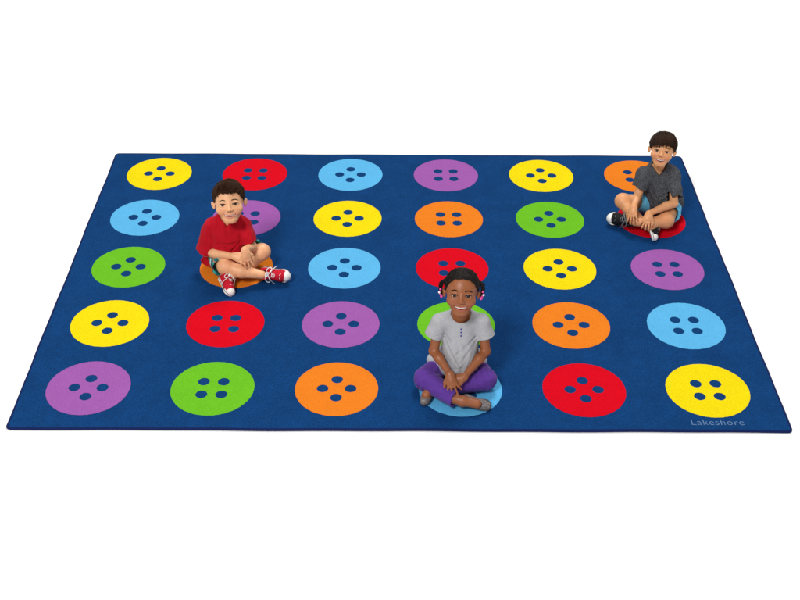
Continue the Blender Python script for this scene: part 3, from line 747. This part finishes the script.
def boy_grey():
    O = (1.49, 1.87); root = empty('person', (*O, 0))
    tag(root, 'boy in charcoal T-shirt and light blue shorts, seated near the back right corner', 'person')
    J = dict(pelvis=(.048, .045, .085), chest=(.010, .004, .235), neck=(-.010, -.006, .330), shL=(-.094, -.026, .300), shR=(.078, .006, .276), tw=.92, trap=.034)
    sp = dict(hs=.93, skin=lin(224, 160, 112), blush=lin(224, 124, 90), lid=lin(180, 122, 90), lip=lin(214, 124, 110), mouth=(.0270, .0070, -.0535, .0054), eye=(.0142, .0062),
              iris=(.02, .010, .006), brow=(.014, .043, .0225, .003), haircol=(.030, .012, .006), knees=[(-.21, -.03, .13), (.02, -.2, .1)])
    M = head_frame((-.016, -.040, .462), O, 19, -1, 3)
    F = Field((-.30, -.36, -.01), (.22, .16, .60), H0)
    torso(F, J, -.014); F.cap(J['neck'], M[1]+M[0]@A(0, .032, -.056), .031, .030, k=.012)
    add_head(F, M, sp)
    elL, elR = (-.122, -.070, .194), (.078, -.115, .160)
    F.cap(J['shL'], elL, .027, .0225, k=.02); F.cap(elL, (-.158, -.158, .166), .0235, .0165, k=.01)
    F.cap(J['shR'], elR, .027, .0235, k=.02); F.cap(elR, (.03, -.140, .158), .0235, .0245, k=.01); F.cap((.03, -.140, .158), (-.072, -.192, .140), .0235, .0160, k=.01)
    hand(F, (-.160, -.165, .164), (-.12, -.55, -.68), (-.5, -.60, .60), .92, 1, .30, .20)
    hand(F, (-.076, -.198, .138), (-.40, -.62, -.72), (-.3, -.75, .6), .92, -1, .30, .20)
    kL, kR = (-.196, -.020, .118), (.035, -.165, .076)
    F.cap((-.02, .02, .08), kL, .050, .039, k=.02); F.ell(kL, (.038, .038, .040), .02); F.cap(kL, (-.14, -.11, .075), .037, .034, k=.02); F.cap((-.14, -.11, .075), (-.056, -.215, .052), .033, .022, k=.012)
    F.cap((.10, .0, .078), kR, .050, .042, k=.02); F.ell(kR, (.042, .040, .040), .02); F.cap(kR, (-.05, -.196, .078), .038, .034, k=.02); F.cap((-.05, -.196, .078), (-.156, -.170, .070), .032, .022, k=.012)
    V, Fc = F.mesh(); C = skin_colors(V, M, sp['hs'], sp)
    mesh_obj('body', V, Fc, material('tan_skin', attr=True, rough=.42, var=.07, vscale=70, bump=.22, bscale=500, spec=.35, sss=.18), root, col=C)
    G = Field((-.18, -.24, -.01), (.22, .16, .22), H0)
    G.ell((.048, .045, .078), (.115, .092, .074), k=.03)
    eL, eR = A(-.108, -.010, .110), A(.066, -.108, .088)
    for a, e in (((-.005, .02, .08), eL), ((.098, .01, .078), eR)):
        a = A(*a); G.add(cut(f_cap(a, e+(e-a)*.3, .060, .062), e, e-a), .03); G.sub(f_cap(e+(a-e)*.18, e+(e-a)*.8, .050, .053), .002)
    folds(G, .0020, 31, 1., (1, 1, 1)); G.above(.001)
    V, Fc = G.mesh(); S = mesh_obj('shorts', V, Fc, material('light_blue_cotton', lin(104, 188, 226), .85, var=.08, vscale=50, bump=.25, bscale=600, spec=.15), root)
    # dark and white piping down each leg
    for off, m_ in ((0, material('navy_piping', lin(32, 60, 110), .8)), (.007, material('white_piping', lin(235, 240, 245), .8))):
        from mathutils.bvhtree import BVHTree
        bv = BVHTree.FromPolygons([tuple(v) for v in V], Fc.tolist()); P = []
        for t_ in np.linspace(0, 1, 16):
            q = A(-.055, -.030, .30)*(1-t_)+A(-.005, -.13, .30)*t_+A(off*1.2, off*.6, 0); h = bv.ray_cast(Vector(q), Vector((0, 0, -1)))
            if h[0] is not None: P.append(A(*h[0])+A(0, 0, .0006))
        if len(P) > 3: tb = Tubes(); tb.add(P, .0022, 5); tb.build('piping', m_, S)
    G = Field((-.18, -.16, .01), (.22, .18, .41), H0)
    torso(G, J, .0050); G.cap((.014, -.006, .21), (.036, -.02, .135), .090, .092, k=.04); G.ell((.052, .03, .092), (.120, .098, .060), k=.04); G.cap((.10, .05, .09), (.122, .06, .05), .045, .035, k=.03)
    for s, e in (('L', (-.120, -.052, .226)), ('R', (.078, -.090, .184))):
        a = A(*J['sh'+s]); e = A(*e); G.add(cut(f_cap(a, e+(e-a)*.4, .043, .052), e, e-a), .018); G.sub(f_cap(e+(a-e)*.2, e+(e-a)*.8, .037, .043), .002)
    folds(G, .0065, 9, .65, (1.3, 1, .7)); folds(G, .0030, 19, 1.2, (1.2, 1, .7)); x, y, z = G.grid()
    G.sub(f_cap((-.010, -.002, .330), (-.012, -.016, .40), .036, .048), .005); vneck(G, -.012, .302, .8); creases(G, shirt_creases(J, -.080, 5, 8, .0042))
    G.d = np.maximum(G.d, .024-z)
    V, Fc = G.mesh(); T = mesh_obj('t_shirt', V, Fc, material('charcoal_heather_jersey', lin(56, 58, 64), .9, var=.08, vscale=60, bump=.3, bscale=500, fleck=lin(112, 114, 118), fscale=260, famount=.6, spec=.1), root)
    def flow(p): return A(.035+p[0]*.9, -.07 if p[2] > .05 else .0, -.06-.9*max(0, .08-p[2]))
    mh = material('dark_brown_hair', attr=True, rough=.5, var=.2, vscale=200, spec=.2)
    sp['hair'] = dict(az=[-180, -125, -100, -84, -72, -58, -45, -20, 0, 20, 45, 58, 72, 84, 100, 125, 180], zl=[-.06, -.02, .006, -.002, .004, .022, .038, .046, .052, .057, .052, .034, .006, -.004, .006, -.02, -.06], asym=1, th=(.001, .003, .009, .012), n=8000, len=.034, mess=.006, lift=.05, grav=0.02, flow=flow, lump=.25, edge=.6)
    build_hair(root, M, sp, mh); face_parts(root, M, sp, mh)
    mu = material('black_canvas', lin(26, 25, 28), .8, var=.15, bump=.3, bscale=600, spec=.2); mw = material('white_rubber_trim', lin(236, 234, 230), .45, var=.03, spec=.4)
    md = material('black_stripe', lin(20, 20, 22), .5); ml = material('grey_laces', lin(120, 120, 122), .8, bump=.3)
    shoe(root, (-.170, -.164, .074), (-.95, .30, -.02), (-.10, -.80, .52), 1.08, mu, mw, (mw, md), ml)
    shoe(root, (-.020, -.190, .058), (.10, -.90, -.20), (.90, .1, .30), .80, mu, mw, (mw, md), ml)
girl(); boy_red(); boy_grey()
